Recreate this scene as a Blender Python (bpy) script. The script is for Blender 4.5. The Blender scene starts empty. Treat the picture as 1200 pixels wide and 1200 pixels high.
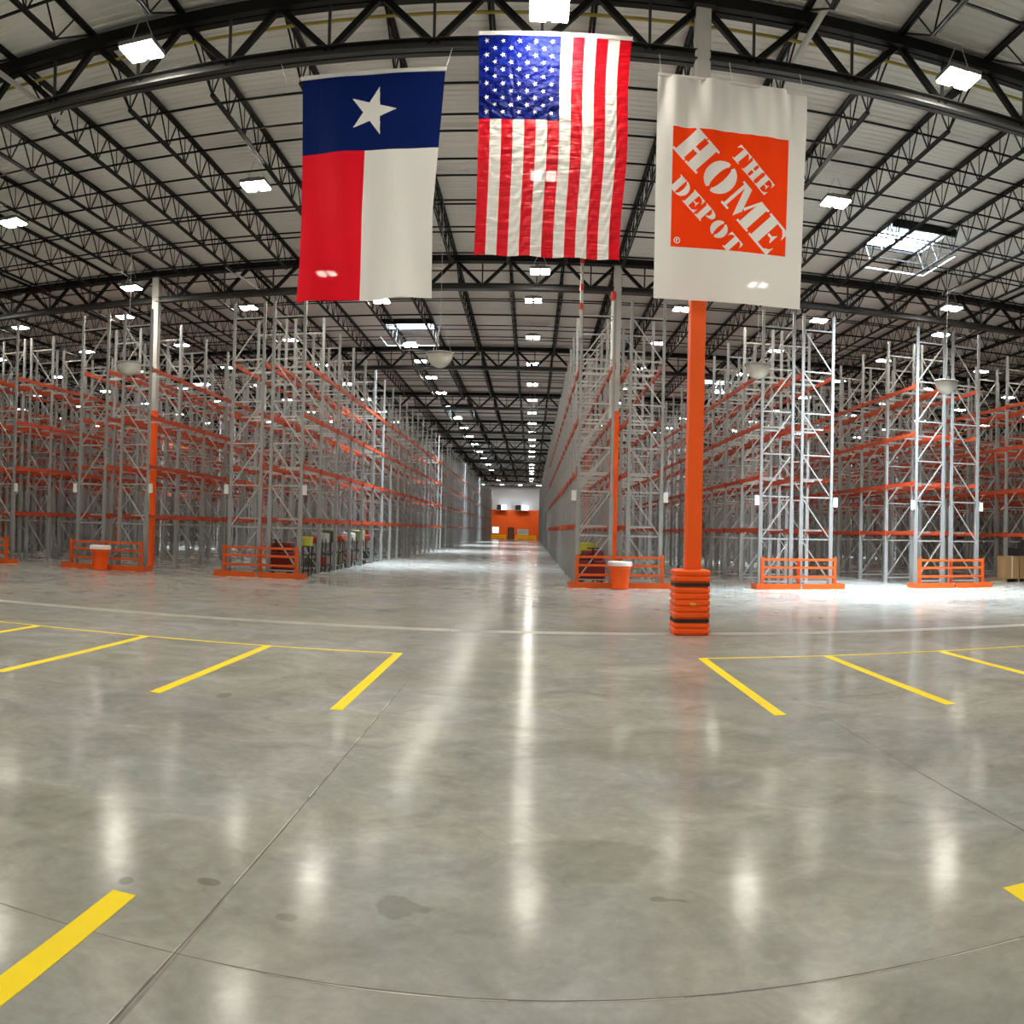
import bpy, math, random
import numpy as np
from mathutils import Vector, Matrix
random.seed(7)
rng = np.random.RandomState(3)
SC = bpy.context.scene
COL = SC.collection
R = math.radians

# ------------------------------------------------------------------ helpers
class MB:
    """collects boxes, bars, tubes and prisms into one mesh"""
    def __init__(s): s.v=[]; s.f=[]; s.m=[]
    def add(s, vs, fs, mi=0):
        b=len(s.v); s.v+=[tuple(v) for v in vs]
        for f in fs: s.f.append(tuple(b+i for i in f)); s.m.append(mi)
        return s
    def box(s, x0,x1,y0,y1,z0,z1, mi=0):
        vs=[(x0,y0,z0),(x1,y0,z0),(x1,y1,z0),(x0,y1,z0),(x0,y0,z1),(x1,y0,z1),(x1,y1,z1),(x0,y1,z1)]
        return s.add(vs,[(0,3,2,1),(4,5,6,7),(0,1,5,4),(1,2,6,5),(2,3,7,6),(3,0,4,7)],mi)
    def bar(s, p0,p1,w,h=None,mi=0,up=(0,0,1)):
        h=h or w; p0=Vector(p0);p1=Vector(p1);d=(p1-p0).normalized();u=Vector(up)
        if abs(d.dot(u))>.98: u=Vector((0,1,0))
        a=d.cross(u).normalized()*w/2; b=a.cross(d).normalized()*h/2
        vs=[p0-a-b,p0+a-b,p0+a+b,p0-a+b,p1-a-b,p1+a-b,p1+a+b,p1-a+b]
        return s.add(vs,[(0,3,2,1),(4,5,6,7),(0,1,5,4),(1,2,6,5),(2,3,7,6),(3,0,4,7)],mi)
    def tube(s, p0,p1,r,n=10,r2=None,mi=0):
        r2=r if r2 is None else r2
        p0=Vector(p0);p1=Vector(p1);d=(p1-p0).normalized();u=Vector((0,0,1)) if abs(d.z)<.9 else Vector((1,0,0))
        a=d.cross(u).normalized();b=a.cross(d)
        vs=[];
        for p,q in((p0,r),(p1,r2)):
            for i in range(n):
                t=2*math.pi*i/n; vs.append(p+a*q*math.cos(t)+b*q*math.sin(t))
        fs=[(i,(i+1)%n,n+(i+1)%n,n+i) for i in range(n)]+[tuple(range(n))[::-1],tuple(range(n,2*n))]
        return s.add(vs,fs,mi)
    def lathe(s, prof, c=(0,0,0), n=24, mi=0):
        vs=[];k=len(prof)
        for r,z in prof:
            for i in range(n):
                t=2*math.pi*i/n; vs.append((c[0]+r*math.cos(t),c[1]+r*math.sin(t),c[2]+z))
        fs=[(j*n+i,j*n+(i+1)%n,(j+1)*n+(i+1)%n,(j+1)*n+i) for j in range(k-1) for i in range(n)]
        return s.add(vs,fs,mi)
    def prism(s, poly, z0,z1, mi=0):
        n=len(poly); vs=[(x,y,z0) for x,y in poly]+[(x,y,z1) for x,y in poly]
        fs=[(i,(i+1)%n,n+(i+1)%n,n+i) for i in range(n)]+[tuple(range(n))[::-1],tuple(range(n,2*n))]
        return s.add(vs,fs,mi)
    def mesh(s,name,mats):
        me=bpy.data.meshes.new(name); me.from_pydata(s.v,[],s.f)
        for m in (mats if isinstance(mats,(list,tuple)) else [mats]): me.materials.append(m)
        if any(s.m): me.polygons.foreach_set('material_index',s.m)
        me.update(); return me
    def build(s,name,mats,parent=None,loc=(0,0,0),smooth=False,bevel=0):
        me=s.mesh(name,mats); o=bpy.data.objects.new(name,me); COL.objects.link(o); o.location=loc
        if parent: o.parent=parent
        if smooth:
            for p in me.polygons: p.use_smooth=True
        if bevel:
            b=o.modifiers.new('bevel','BEVEL'); b.width=bevel; b.segments=2; b.limit_method='ANGLE'
        return o

def tag(o,label=None,cat=None,group=None,kind=None):
    if label:o['label']=label
    if cat:o['category']=cat
    if group:o['group']=group
    if kind:o['kind']=kind
    return o
def empty(name,loc=(0,0,0),rz=0):
    o=bpy.data.objects.new(name,None); COL.objects.link(o); o.location=loc; o.rotation_euler.z=rz
    o.empty_display_size=.1; return o
ORD=['zeroth','first','second','third','fourth','fifth','sixth','seventh','eighth','ninth','tenth','eleventh','twelfth','thirteenth','fourteenth','fifteenth','sixteenth','seventeenth','eighteenth','nineteenth','twentieth']+['twenty-'+w for w in ('first','second','third','fourth','fifth','sixth','seventh','eighth','ninth')]+['thirtieth']+['thirty-'+w for w in ('first','second','third','fourth','fifth','sixth','seventh','eighth','ninth')]
BN=['overhead','behind the flags','over the rack fronts']+[f'in the {w} roof bay' for w in ORD[4:20]]
def put(name,me,parent=None,loc=(0,0,0)):
    o=bpy.data.objects.new(name,me); COL.objects.link(o); o.location=loc
    if parent:o.parent=parent
    return o
def copy_tree(o,parent=None):
    c=o.copy(); COL.objects.link(c); c.parent=parent
    for ch in list(o.children): copy_tree(ch,c)
    return c

# ------------------------------------------------------------------ materials
def mat(name,col,rough=.5,metal=0,bump=None,vary=0,spec=.5,scale=6):
    m=bpy.data.materials.new(name); m.use_nodes=True; nt=m.node_tree; b=nt.nodes['Principled BSDF']
    b.inputs['Base Color'].default_value=(*col,1); b.inputs['Roughness'].default_value=rough
    b.inputs['Metallic'].default_value=metal; b.inputs['Specular IOR Level'].default_value=spec
    if vary or bump:
        tc=nt.nodes.new('ShaderNodeTexCoord'); n=nt.nodes.new('ShaderNodeTexNoise')
        n.inputs['Scale'].default_value=scale; n.inputs['Detail'].default_value=4
        nt.links.new(tc.outputs['Object'],n.inputs['Vector'])
        if vary:
            r=nt.nodes.new('ShaderNodeMapRange'); r.inputs['To Min'].default_value=1-vary; r.inputs['To Max'].default_value=1+vary
            nt.links.new(n.outputs['Fac'],r.inputs['Value'])
            mx=nt.nodes.new('ShaderNodeMix'); mx.data_type='RGBA'; mx.blend_type='MULTIPLY'; mx.inputs['Factor'].default_value=1
            mx.inputs['A'].default_value=(*col,1); nt.links.new(r.outputs['Result'],mx.inputs['B'])
            nt.links.new(mx.outputs['Result'],b.inputs['Base Color'])
        if bump:
            bp=nt.nodes.new('ShaderNodeBump'); bp.inputs['Strength'].default_value=bump; bp.inputs['Distance'].default_value=.01
            nt.links.new(n.outputs['Fac'],bp.inputs['Height']); nt.links.new(bp.outputs['Normal'],b.inputs['Normal'])
    return m
def emit(name,col,s):
    m=bpy.data.materials.new(name); m.use_nodes=True; nt=m.node_tree; nt.nodes.clear()
    e=nt.nodes.new('ShaderNodeEmission'); e.inputs['Color'].default_value=(*col,1); e.inputs['Strength'].default_value=s
    o=nt.nodes.new('ShaderNodeOutputMaterial'); nt.links.new(e.outputs[0],o.inputs[0]); return m
def cloth(name,col,rough=.6,trans=.35,clear=.0,bump=.3,bscale=(3,3,3),spec=.12):
    m=bpy.data.materials.new(name); m.use_nodes=True; nt=m.node_tree; b=nt.nodes['Principled BSDF']; L=nt.links.new
    b.inputs['Base Color'].default_value=(*col,1); b.inputs['Roughness'].default_value=rough; b.inputs['Specular IOR Level'].default_value=spec
    tc=nt.nodes.new('ShaderNodeTexCoord'); mp=nt.nodes.new('ShaderNodeMapping'); mp.inputs['Scale'].default_value=bscale
    n=nt.nodes.new('ShaderNodeTexNoise'); n.inputs['Scale'].default_value=1; n.inputs['Detail'].default_value=5; n.inputs['Distortion'].default_value=.6
    L(tc.outputs['Object'],mp.inputs['Vector']); L(mp.outputs[0],n.inputs['Vector'])
    bp=nt.nodes.new('ShaderNodeBump'); bp.inputs['Strength'].default_value=bump; bp.inputs['Distance'].default_value=.05
    L(n.outputs['Fac'],bp.inputs['Height']); L(bp.outputs['Normal'],b.inputs['Normal'])
    t=nt.nodes.new('ShaderNodeBsdfTranslucent'); t.inputs['Color'].default_value=(*col,1)
    mx=nt.nodes.new('ShaderNodeMixShader'); mx.inputs[0].default_value=trans; L(b.outputs[0],mx.inputs[1]); L(t.outputs[0],mx.inputs[2])
    out=nt.nodes['Material Output']
    if clear:
        tr=nt.nodes.new('ShaderNodeBsdfTransparent'); m2=nt.nodes.new('ShaderNodeMixShader'); m2.inputs[0].default_value=clear
        L(mx.outputs[0],m2.inputs[1]); L(tr.outputs[0],m2.inputs[2]); L(m2.outputs[0],out.inputs[0])
    else: L(mx.outputs[0],out.inputs[0])
    return m

M_black=mat('black_painted_steel',(.006,.006,.0055),.5,spec=.15)
M_blackg=mat('dark_primer_steel',(.028,.028,.026),.45,vary=.15,spec=.4)
M_rack=mat('grey_rack_steel',(.30,.305,.30),.42,.25,vary=.12,scale=2)
M_gal=mat('galvanised_steel',(.50,.50,.48),.38,.5,vary=.1,scale=4)
M_orange=mat('orange_paint',(.62,.095,.012),.45,vary=.08,spec=.3)
M_colo=mat('orange_column_paint',(.95,.112,.008),.45,vary=.04,spec=.3)
M_beam=mat('orange_beam_paint',(.42,.052,.014),.5,vary=.12,spec=.25)
M_plast=mat('orange_plastic',(1.0,.115,.012),.38,spec=.25)
M_strap=mat('black_strap',(.012,.012,.012),.6)
M_white=mat('white_placard',(.75,.77,.74),.5)
M_colw=mat('off_white_column_paint',(.50,.49,.46),.5,vary=.06)
M_yel=mat('yellow_floor_paint',(.95,.71,.0),.5,vary=.05,scale=12,spec=.15)
M_yellowpipe=mat('yellow_pipe_paint',(.42,.33,.05),.5)
M_pipe=mat('pale_pipe_paint',(.55,.55,.52),.4)
M_red=mat('red_fitting',(.5,.02,.02),.4)
M_house=mat('light_housing_grey',(.2,.2,.19),.5,.3)
LC=(1,.95,.83)
M_lens=emit('open_floor_lamp_lens',LC,210)
M_lens2=emit('aisle_lamp_lens',LC,85)
M_card=mat('cardboard',(.33,.2,.09),.8,vary=.1,bump=.2)
M_dark=mat('dark_plastic',(.02,.02,.022),.5)
M_mach=mat('dark_red_machine_paint',(.16,.012,.012),.4)
M_lime=mat('lime_plastic',(.45,.46,.05),.5)
M_rubber=mat('rubber',(.015,.015,.015),.7)
M_bag=mat('white_bin_liner',(.78,.70,.66),.55,bump=.5,scale=15)
M_walw=mat('pale_wall_paint',(.62,.64,.70),.7,vary=.03,scale=.3)
M_walo=mat('orange_wall_paint',(1.0,.13,.006),.6,vary=.03,scale=.4)
M_walg=mat('grey_wall_paint',(.40,.40,.39),.8,vary=.05,scale=.4)
M_wood=mat('pallet_wood',(.30,.2,.11),.8,vary=.15,bump=.3)
M_crack=mat('floor_joint_filler',(.13,.125,.11),.8,vary=.4,scale=9)
M_dayglass=emit('daylit_glass',(.75,.92,1),3.0)
M_clear=mat('dome_mirror',(.78,.76,.70),.22,.55)

def floor_material():
    m=bpy.data.materials.new('polished_concrete'); m.use_nodes=True; nt=m.node_tree; b=nt.nodes['Principled BSDF']; L=nt.links.new
    N=nt.nodes.new
    tc=N('ShaderNodeTexCoord')
    def noise(sc,det=5,dist=0,rough=.55,vec=None,mapscale=None):
        n=N('ShaderNodeTexNoise'); n.inputs['Scale'].default_value=sc; n.inputs['Detail'].default_value=det; n.inputs['Distortion'].default_value=dist; n.inputs['Roughness'].default_value=rough
        src=tc.outputs['Object']
        if mapscale:
            mp=N('ShaderNodeMapping'); mp.inputs['Scale'].default_value=mapscale; L(src,mp.inputs['Vector']); src=mp.outputs[0]
        L(src,n.inputs['Vector']); return n.outputs['Fac']
    def ramp(fac,stops):
        r=N('ShaderNodeValToRGB'); e=r.color_ramp.elements
        e[0].position,e[0].color=stops[0][0],(*stops[0][1],1); e[1].position,e[1].color=stops[1][0],(*stops[1][1],1)
        for p,c in stops[2:]:
            q=e.new(p); q.color=(*c,1)
        L(fac,r.inputs[0]); return r.outputs[0]
    def mul(a,bb,f=1.0):
        x=N('ShaderNodeMix'); x.data_type='RGBA'; x.blend_type='MULTIPLY'; x.inputs['Factor'].default_value=f; L(a,x.inputs['A']); L(bb,x.inputs['B']); return x.outputs['Result']
    big=ramp(noise(.28,4,.8,.5,mapscale=(1,1.0,1)),[(.3,(.30,.297,.27)),(.7,(.44,.438,.405))])
    mid=ramp(noise(1.4,7,1.2,.62),[(.32,(.74,.74,.73)),(.68,(1.12,1.12,1.12))])
    fine=ramp(noise(11,6,.5,.7),[(.3,(.86,.86,.86)),(.7,(1.08,1.08,1.08))])
    c=mul(mul(big,mid),fine)
    # bluish cast patches
    tint=ramp(noise(.5,3,.4),[(.42,(1,1,.97)),(.62,(.95,.98,1.04))]); c=mul(c,tint)
    # stains with an edge of their own: (x,y,rx,ry,strength)
    geo=N('ShaderNodeNewGeometry'); sep=N('ShaderNodeSeparateXYZ')
    dn=N('ShaderNodeTexNoise'); dn.inputs['Scale'].default_value=3.5; dn.inputs['Detail'].default_value=5; L(tc.outputs['Object'],dn.inputs['Vector'])
    va=N('ShaderNodeVectorMath'); va.operation='MULTIPLY_ADD'; L(dn.outputs['Color'],va.inputs[0]); va.inputs[1].default_value=(.35,.35,0); va.inputs[2].default_value=(-.175,-.175,0)
    ad=N('ShaderNodeVectorMath'); ad.operation='ADD'; L(geo.outputs['Position'],ad.inputs[0]); L(va.outputs[0],ad.inputs[1])
    for (x,y,rx,ry,st,w) in [(.3,4.3,.42,.30,.80,1),(-.52,3.66,.13,.10,.78,1),(-1.7,3.5,.035,.05,.72,.25),(-1.37,3.66,.06,.045,.70,.25),(-2.76,7.65,.07,.14,.72,.1),
                            (.62,3.8,.07,.03,.72,.4),(-.95,3.45,.05,.04,.8,.3),(1.9,9.2,.9,1.0,.86,1),(-3.9,9.0,1.1,.8,.9,1),(-2.6,4.2,.4,.4,.85,1),(1.3,6.4,.9,.7,.9,1),(-.4,9.3,.9,.6,.88,1)]:
        s1=N('ShaderNodeVectorMath'); s1.operation='SUBTRACT'; L(ad.outputs[0] if w>=.4 else geo.outputs['Position'],s1.inputs[0]); s1.inputs[1].default_value=(x,y,0)
        s2=N('ShaderNodeVectorMath'); s2.operation='MULTIPLY'; L(s1.outputs[0],s2.inputs[0]); s2.inputs[1].default_value=(1/rx,1/ry,0)
        ln=N('ShaderNodeVectorMath'); ln.operation='LENGTH'; L(s2.outputs[0],ln.inputs[0])
        r=ramp(ln.outputs['Value'],[(.0,(st,st,st*.97)),(1.0,(1,1,1)),(.82,(st,st,st*.97))]); c=mul(c,r)
    hs=N('ShaderNodeHueSaturation'); hs.inputs['Value'].default_value=1.0; L(c,hs.inputs['Color']); c=hs.outputs['Color']
    L(c,b.inputs['Base Color'])
    rr=N('ShaderNodeMapRange'); rr.inputs['From Min'].default_value=.3; rr.inputs['From Max'].default_value=.7; rr.inputs['To Min'].default_value=.12; rr.inputs['To Max'].default_value=.19
    L(noise(1.1,6,.8,.6),rr.inputs['Value']); L(rr.outputs['Result'],b.inputs['Roughness'])
    b.inputs['Specular IOR Level'].default_value=.06
    bp=N('ShaderNodeBump'); bp.inputs['Strength'].default_value=.045; bp.inputs['Distance'].default_value=.01
    L(noise(2.2,4,.3,.5),bp.inputs['Height']); L(bp.outputs['Normal'],b.inputs['Normal'])
    return m
M_floor=floor_material()
M_deck=mat('roof_deck_paint',(.74,.735,.695),.6,vary=.04,scale=.5)

# ------------------------------------------------------------------ layout numbers (metres, x across, y down the aisle)
BAY=13.93; Y1=13.87; JS=15.6/9
ZL,ZU,ZD=9.355,10.28,10.46
YEND=156.0; XW=62; YB=-12
truss_y=[Y1+BAY*n for n in range(-1,11)]
# ------------------------------------------------------------------ room shell
tag(MB().box(-XW,XW,YB,YEND,-.3,0).build('floor',M_floor),kind='structure')
for nm,b,mt in (('wall_left',(-XW-.3,-XW,YB,YEND,0,10.6),M_walg),('wall_right',(XW,XW+.3,YB,YEND,0,10.6),M_walg),('wall_back',(-XW,XW,YB-.3,YB,0,10.6),M_walw),('wall_far',(-XW,XW,YEND,YEND+.3,0,10.6),M_walw)):
    tag(MB().box(*b).build(nm,mt),kind='structure')
tag(MB().box(-XW,XW,YEND-.06,YEND,0,5.25).build('trim_1',M_walo),'orange painted lower band of the far end wall',kind='structure')
# skylights : (x0,x1,y0,y1)
SKY=[(9.62,11.5,22.15,24.35),(-6.5,-4.35,36.6,38.5),(-6.5,-4.35,62,64.2),(-6.5,-4.35,87.5,89.7),(-21.9,-19.9,50.2,52.4),(9.62,11.5,48,50.2),(25.2,27.1,62,64.2),(-21.9,-19.9,75.8,78),(9.62,11.5,74,76.2),(-6.5,-4.35,113,115.2)]
dk=MB(); rib=.20; y=YB
while y<YEND-1e-6:
    y2=min(y+rib,YEND); ym=(y+y2)/2
    xs=[(-XW,XW)]
    for a,b_,c0,c1 in SKY:
        if y2>c0 and y<c1:
            new=[]
            for p,q in xs:
                if a>p and b_<q: new+=[(p,a),(b_,q)]
                else: new.append((p,q))
            xs=new
    for p,q in xs:
        pr=[(y,ZD+.016),(y+.06,ZD+.016),(y+.08,ZD),(y+.18,ZD),(y2,ZD+.016)]
        for (ya,za),(yb,zb) in zip(pr,pr[1:]):
            dk.add([(p,ya,za),(q,ya,za),(q,yb,zb),(p,yb,zb)],[(0,3,2,1)])
    y=y2
tag(dk.build('ceiling',M_deck),kind='structure')
tag(MB().box(-XW,XW,YB,YEND,11.35,11.5).build('roof',M_walg),kind='structure')
# wall items at far end
def wallbox(name,x0,x1,z0,z1,m,label,cat,dep=.5,y=YEND-.06,grp=None):
    r=empty(name,((x0+x1)/2,y,z0)); w=(x1-x0)/2; hh=z1-z0
    return r,w,hh
def dock_window(x0,x1,z0,z1,label,em):
    r=empty('lit_window',((x0+x1)/2,YEND-.06,z0)); w=(x1-x0)/2;h=z1-z0
    f=MB()
    for b in ((-w,w,-.12,0,0,.12),(-w,w,-.12,0,h-.12,h),(-w,-w+.12,-.12,0,.12,h-.12),(w-.12,w,-.12,0,.12,h-.12)): f.box(*b)
    f.build('frame',M_white,r); MB().box(-w+.12,w-.12,-.05,-.02,.12,h-.12).build('pane',em,r)
    tag(r,label,'window'); return r
dock_window(-7.0,-5.7,1.0,2.2,'small bright square window in the orange end wall',M_dayglass)
dock_window(-2.4,-.5,.85,1.85,'wide pale grey window low in the orange end wall beside the door',mat('grey_pane',(.5,.52,.5),.3))
d=empty('service_door',(-3.6,YEND-.06,0)); f=MB(); f.box(-.55,-.42,-.15,0,0,2).box(.42,.55,-.15,0,0,2).box(-.55,.55,-.15,0,2,2.12); f.build('door_frame',M_dark,d); dl=MB().box(-.42,.42,-.08,-.02,0,2).build('door_leaf',mat('brown_door',(.12,.07,.04),.6),d); MB().tube((.28,-.16,1),(.28,-.08,1),.04).build('handle',M_gal,dl)
tag(d,'brown service door in the middle of the orange end wall','door')
for i,(x0,x1) in enumerate(((-6.15,-4.5),(-2.9,-.6))):
    u=empty('wall_unit',((x0+x1)/2,YEND-.06,5.2)); w=(x1-x0)/2
    MB().box(-w,-.05,-.9,0,0,.9).build('dark_half',M_dark,u); MB().box(-.05,w,-.9,0,.05,.85).build('lit_half',M_dayglass,u)
    MB().box(-w,w,-.95,0,-.08,0).build('bracket',M_gal,u)
    tag(u,['narrower black and bright white unit mounted on top of the orange end wall band','wider black and bright white unit mounted on top of the orange end wall band'][i],'wall unit')
for i,(x0,x1) in enumerate(((-8.3,-4.4),(-2.7,.9))):
    g=empty('guard_rail',((x0+x1)/2,YEND-2.2,0)); w=(x1-x0)/2
    for z in (.22,.55): MB().box(-w,w,-.05,.05,z,z+.2).build('rail',M_yel,g)
    for x in (-w+.1,0,w-.1): MB().box(x-.07,x+.07,-.12,-.05,0,.8).build('post',M_yel,g)
    tag(g,['low yellow guard rail under the bright square window of the end wall','low yellow guard rail beside the service door of the end wall'][i],'guard rail')

# ------------------------------------------------------------------ floor joints, floor lines
def crackline(name,pts_axis,a0,a1,c,w,horiz,label,seed,m=None,gap=0,z=.0012):
    r=random.Random(seed); mb=MB(); n=int((a1-a0)/.12); prev=None
    for i in range(n+1):
        t=a0+(a1-a0)*i/n; o=c+r.uniform(-1,1)*w*.12; ww=w*(.45+.55*r.random()) * (1.7 if r.random()<.08 else 1)
        a,b=((t,o-ww/2),(t,o+ww/2)) if horiz else ((o+ww/2,t),(o-ww/2,t))
        if gap and r.random()<gap: prev=None; continue
        if prev: mb.add([(*prev[0],z),(*a,z),(*b,z),(*prev[1],z)],[(0,1,2,3)])
        prev=(a,b)
    o=mb.build(name,m or M_crack); tag(o,label,kind='structure')
crackline('trim_2',0,-3,25.5,-1.25,.013,False,'saw cut floor joint running down the open floor',1)
crackline('trim_3',0,3.1,25,2.6,.016,False,'saw cut floor joint on the column line',2)
crackline('trim_4',0,-5,6,3.0,.009,True,'cracked floor joint crossing the near floor',3)
crackline('trim_5',0,-17,17,8.2,.006,True,'fine floor joint crossing the middle floor',4)
crackline('trim_6',0,-20,20,13.6,.02,True,'floor joint along the first column row',5)
pale=mat('pale_joint_band',(.385,.38,.345),.35,vary=.25,scale=2)
fleck=mat('pale_joint_flecks',(.62,.60,.54),.6,vary=.2,scale=20)
crackline('trim_9',0,-5,6,2.992,.006,True,'pale chipped flecks along the cracked near joint',8,fleck,.35,.0016)
crackline('trim_10',0,1.5,9,-1.257,.0045,False,'pale chipped flecks along the long joint',9,fleck,.3,.0016)
tag(MB().add([(-22,13.62,.0010),(22,13.62,.0010),(22,13.98,.0010),(-22,13.98,.0010)],[(0,1,2,3)]).build('trim_7',pale),'pale repaired strip beside the floor joint',kind='structure')
tag(MB().add([(-1.242,2.3,.001),(-1.222,2.3,.001),(-1.236,3.5,.001),(-1.242,3.5,.001)],[(0,1,2,3)]).build('trim_8',mat('worn_joint_edge',(.20,.195,.17),.6,vary=.3,scale=14)),kind='structure')
def fline(x0,x1,y0,y1,label,grp='yellow floor lines'):
    o=MB().box(x0,x1,y0,y1,0,.003).build('floor_line',M_yel); tag(o,label,'floor line',grp); return o
wl=.11
for i,x in enumerate((-1.65,-3.38,-5.15,-6.92,-8.67,-10.4)):
    y0=7.45; fline(x-wl/2,x+wl/2,y0,11.0,['yellow bay line nearest the middle of the floor, on the Texas flag side','yellow bay line second out on the red and blue flag side','yellow bay line third out on the red and blue flag side','yellow bay line fourth out, running off the photo edge','yellow bay line fifth out beyond the frame','yellow bay line sixth out beyond the frame'][i].replace('the Texas flag side','the lone star flag side')) if i<4 else None
for i,x in enumerate((2.23,3.93,5.62,7.33)):
    fline(x-wl/2,x+wl/2,7.5,11.05,['yellow bay line starting just in front of the orange column guard','yellow bay line second out from the orange column','yellow bay line third out from the orange column','yellow bay line fourth out from the orange column'][i])
fline(-1.65-wl/2,-1.65+wl/2,.2,3.38,'broad yellow line running off the bottom corner, nearest on the lone star flag side')
fline(2.15-wl/2,2.15+wl/2,.2,3.46,'short tip of a yellow line at the edge below the banner side')
fline(-14,-1.60,11.0,11.06,'long thin yellow cross line joining the bay lines on the lone star flag side')
fline(2.18,14,11.05,11.11,'long thin yellow cross line joining the bay lines beyond the orange column')

# ------------------------------------------------------------------ trusses
COLX=[2.6+15.6*k for k in range(-4,5)]
def girder_parts():
    """joist girder from column to column, local x 0..15.6"""
    out=[]; L=15.6
    tc=MB(); tc.box(0,L,-.16,-.02,ZU-.12,ZU+.07).box(0,L,.02,.16,ZU-.12,ZU+.07); out.append(('top_chord',tc,M_black))
    bc=MB(); bc.box(.10,L-.10,-.14,-.012,ZL-.085,ZL-.05).box(.10,L-.10,.012,.14,ZL-.085,ZL-.05).box(.10,L-.10,-.03,-.012,ZL-.085,ZL+.085).box(.10,L-.10,.012,.03,ZL-.085,ZL+.085).box(.10,L-.10,-.14,.14,ZL+.07,ZL+.085); out.append(('bottom_chord',bc,M_blackg))
    for k in range(9):
        xa=k*JS; xm=xa+JS/2; xb=xa+JS
        out.append(('diagonal',MB().bar((xa+.05,0,ZU-.1),(xm-.03,0,ZL+.06),.10,.10),M_black))
        out.append(('diagonal',MB().bar((xb-.05,0,ZU-.1),(xm+.03,0,ZL+.06),.10,.10),M_black))
        out.append(('vertical',MB().bar((xm,0,ZU-.1),(xm,0,ZL+.06),.045,.045),M_blackg))
    return out
gp=girder_parts(); gmesh=[(n,mb.mesh(n,m)) for n,mb,m in gp]
whole=MB()
for n,mb,m in gp: whole.add(mb.v,mb.f,1 if m is M_blackg else 0)
whole_me=whole.mesh('roof_truss',[M_black,M_blackg])
ordn=['added unseen behind the camera','carrying the three flags','at the rack fronts','third','fourth','fifth','sixth','seventh','eighth','ninth','tenth','eleventh']
for n,ty in enumerate(truss_y):
    lim=max(20,.78*ty+8)
    for k,cx in enumerate(COLX[:-1]):
        if cx>lim or cx+15.6<-lim or cx+15.6>XW+1: continue
        side={0:'spanning over the main aisle and lone star flag',1:'spanning on the orange column side',-1:'spanning beyond it on the lone star side'}
        j=int(round((cx+13.0)/15.6))
        if n in(0,1,2):
            r=empty('roof_truss',(cx,ty,0))
            for nm,me in gmesh: put(nm,me,r)
        else: r=put('roof_truss',whole_me,None,(cx,ty,0))
        if n in (1,2):
            where='between the bare and banner columns' if j==0 else ('from the banner column line outwards' if j==1 else ('two spans out beyond the banner column line' if j>1 else ('second span past it, lone star way' if j==-1 else 'third span past it, lone star way')))
            tag(r,f"black roof truss span {ordn[n]}, {where}",'roof truss','black roof trusses')
        else: tag(r,f"black roof truss in the {ORD[n+1]} truss row, {ORD[abs(j)+1]+(' span out from the banner column' if j>0 else ' span from it, lone star way')}",'roof truss','black roof trusses')
# ------------------------------------------------------------------ joists
def joist_mesh(L,simple=False):
    mb=MB(); zt=ZD-.05; zb=9.70; a,b=1.42,L-1.40
    mb.box(-.055,-.01,.0,L,zt-.06,zt).box(.01,.055,.0,L,zt-.06,zt)
    mb.box(-.045,-.01,a,b,zb-.04,zb).box(.01,.045,a,b,zb-.04,zb)
    n=12; st=(b-a)/n
    for i in range(n):
        y0=a+i*st; ym=y0+st/2
        mb.bar((0,y0,zb-.02),(0,ym,zt-.03),.024); mb.bar((0,ym,zt-.03),(0,y0+st,zb-.02),.024)
        if not simple: mb.bar((0,y0,zb),(0,y0,zt-.05),.016)
    mb.bar((0,a,zb-.02),(0,.15,zt-.04),.028); mb.bar((0,b,zb-.02),(0,L-.15,zt-.04),.028)
    mb.bar((0,a,zb-.02),(0,.75,zt-.04),.022); mb.bar((0,b,zb-.02),(0,L-.75,zt-.04),.022)
    return mb
jm=joist_mesh(BAY); jme=jm.mesh('roof_joist',M_black)
jlist=[]
for n in range(0,11):
    ya=truss_y[n]; ymax=ya+BAY
    if n==10: ymax=YEND
    xl=min(59,max(12,.72*ymax+1)); xr=min(59,max(12,.66*ymax+1))
    for k in range(-36,36):
        x=2.6+JS*k
        if -xl<x<xr: jlist.append((math.hypot(x,ya),n,x,ya))
jlist.sort()
for d_,n,x,ya in jlist[:290]:
    o=put('roof_joist',jme,None,(x,ya,0))
    kk=int(round((x-2.6)/JS)); pos='on the banner column line' if kk==0 else f"{ORD[abs(kk)]} off the banner column line, {'banner' if kk>0 else 'lone star'} side"
    tag(o,f"black joist {BN[n]}, {pos}",'roof joist','open-web roof joists')
rest=MB()
for d_,n,x,ya in jlist[290:]:
    if n>6:
        L=BAY; zt=ZD-.05
        rest.box(x-.055,x+.055,ya,ya+L,zt-.06,zt).box(x-.045,x+.045,ya+1.4,ya+L-1.4,9.66,9.70)
        for i in range(12):
            y0=ya+1.42+i*.925; rest.bar((x,y0,9.68),(x,y0+.46,zt-.03),.03); rest.bar((x,y0+.46,zt-.03),(x,y0+.925,9.68),.03)
    else: rest.add([(v[0]+x,v[1]+ya,v[2]) for v in jm.v],jm.f)
tag(rest.build('distant_roof_joists',M_black),'mass of distant black roof joists over the racks','roof joists',kind='stuff')
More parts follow.
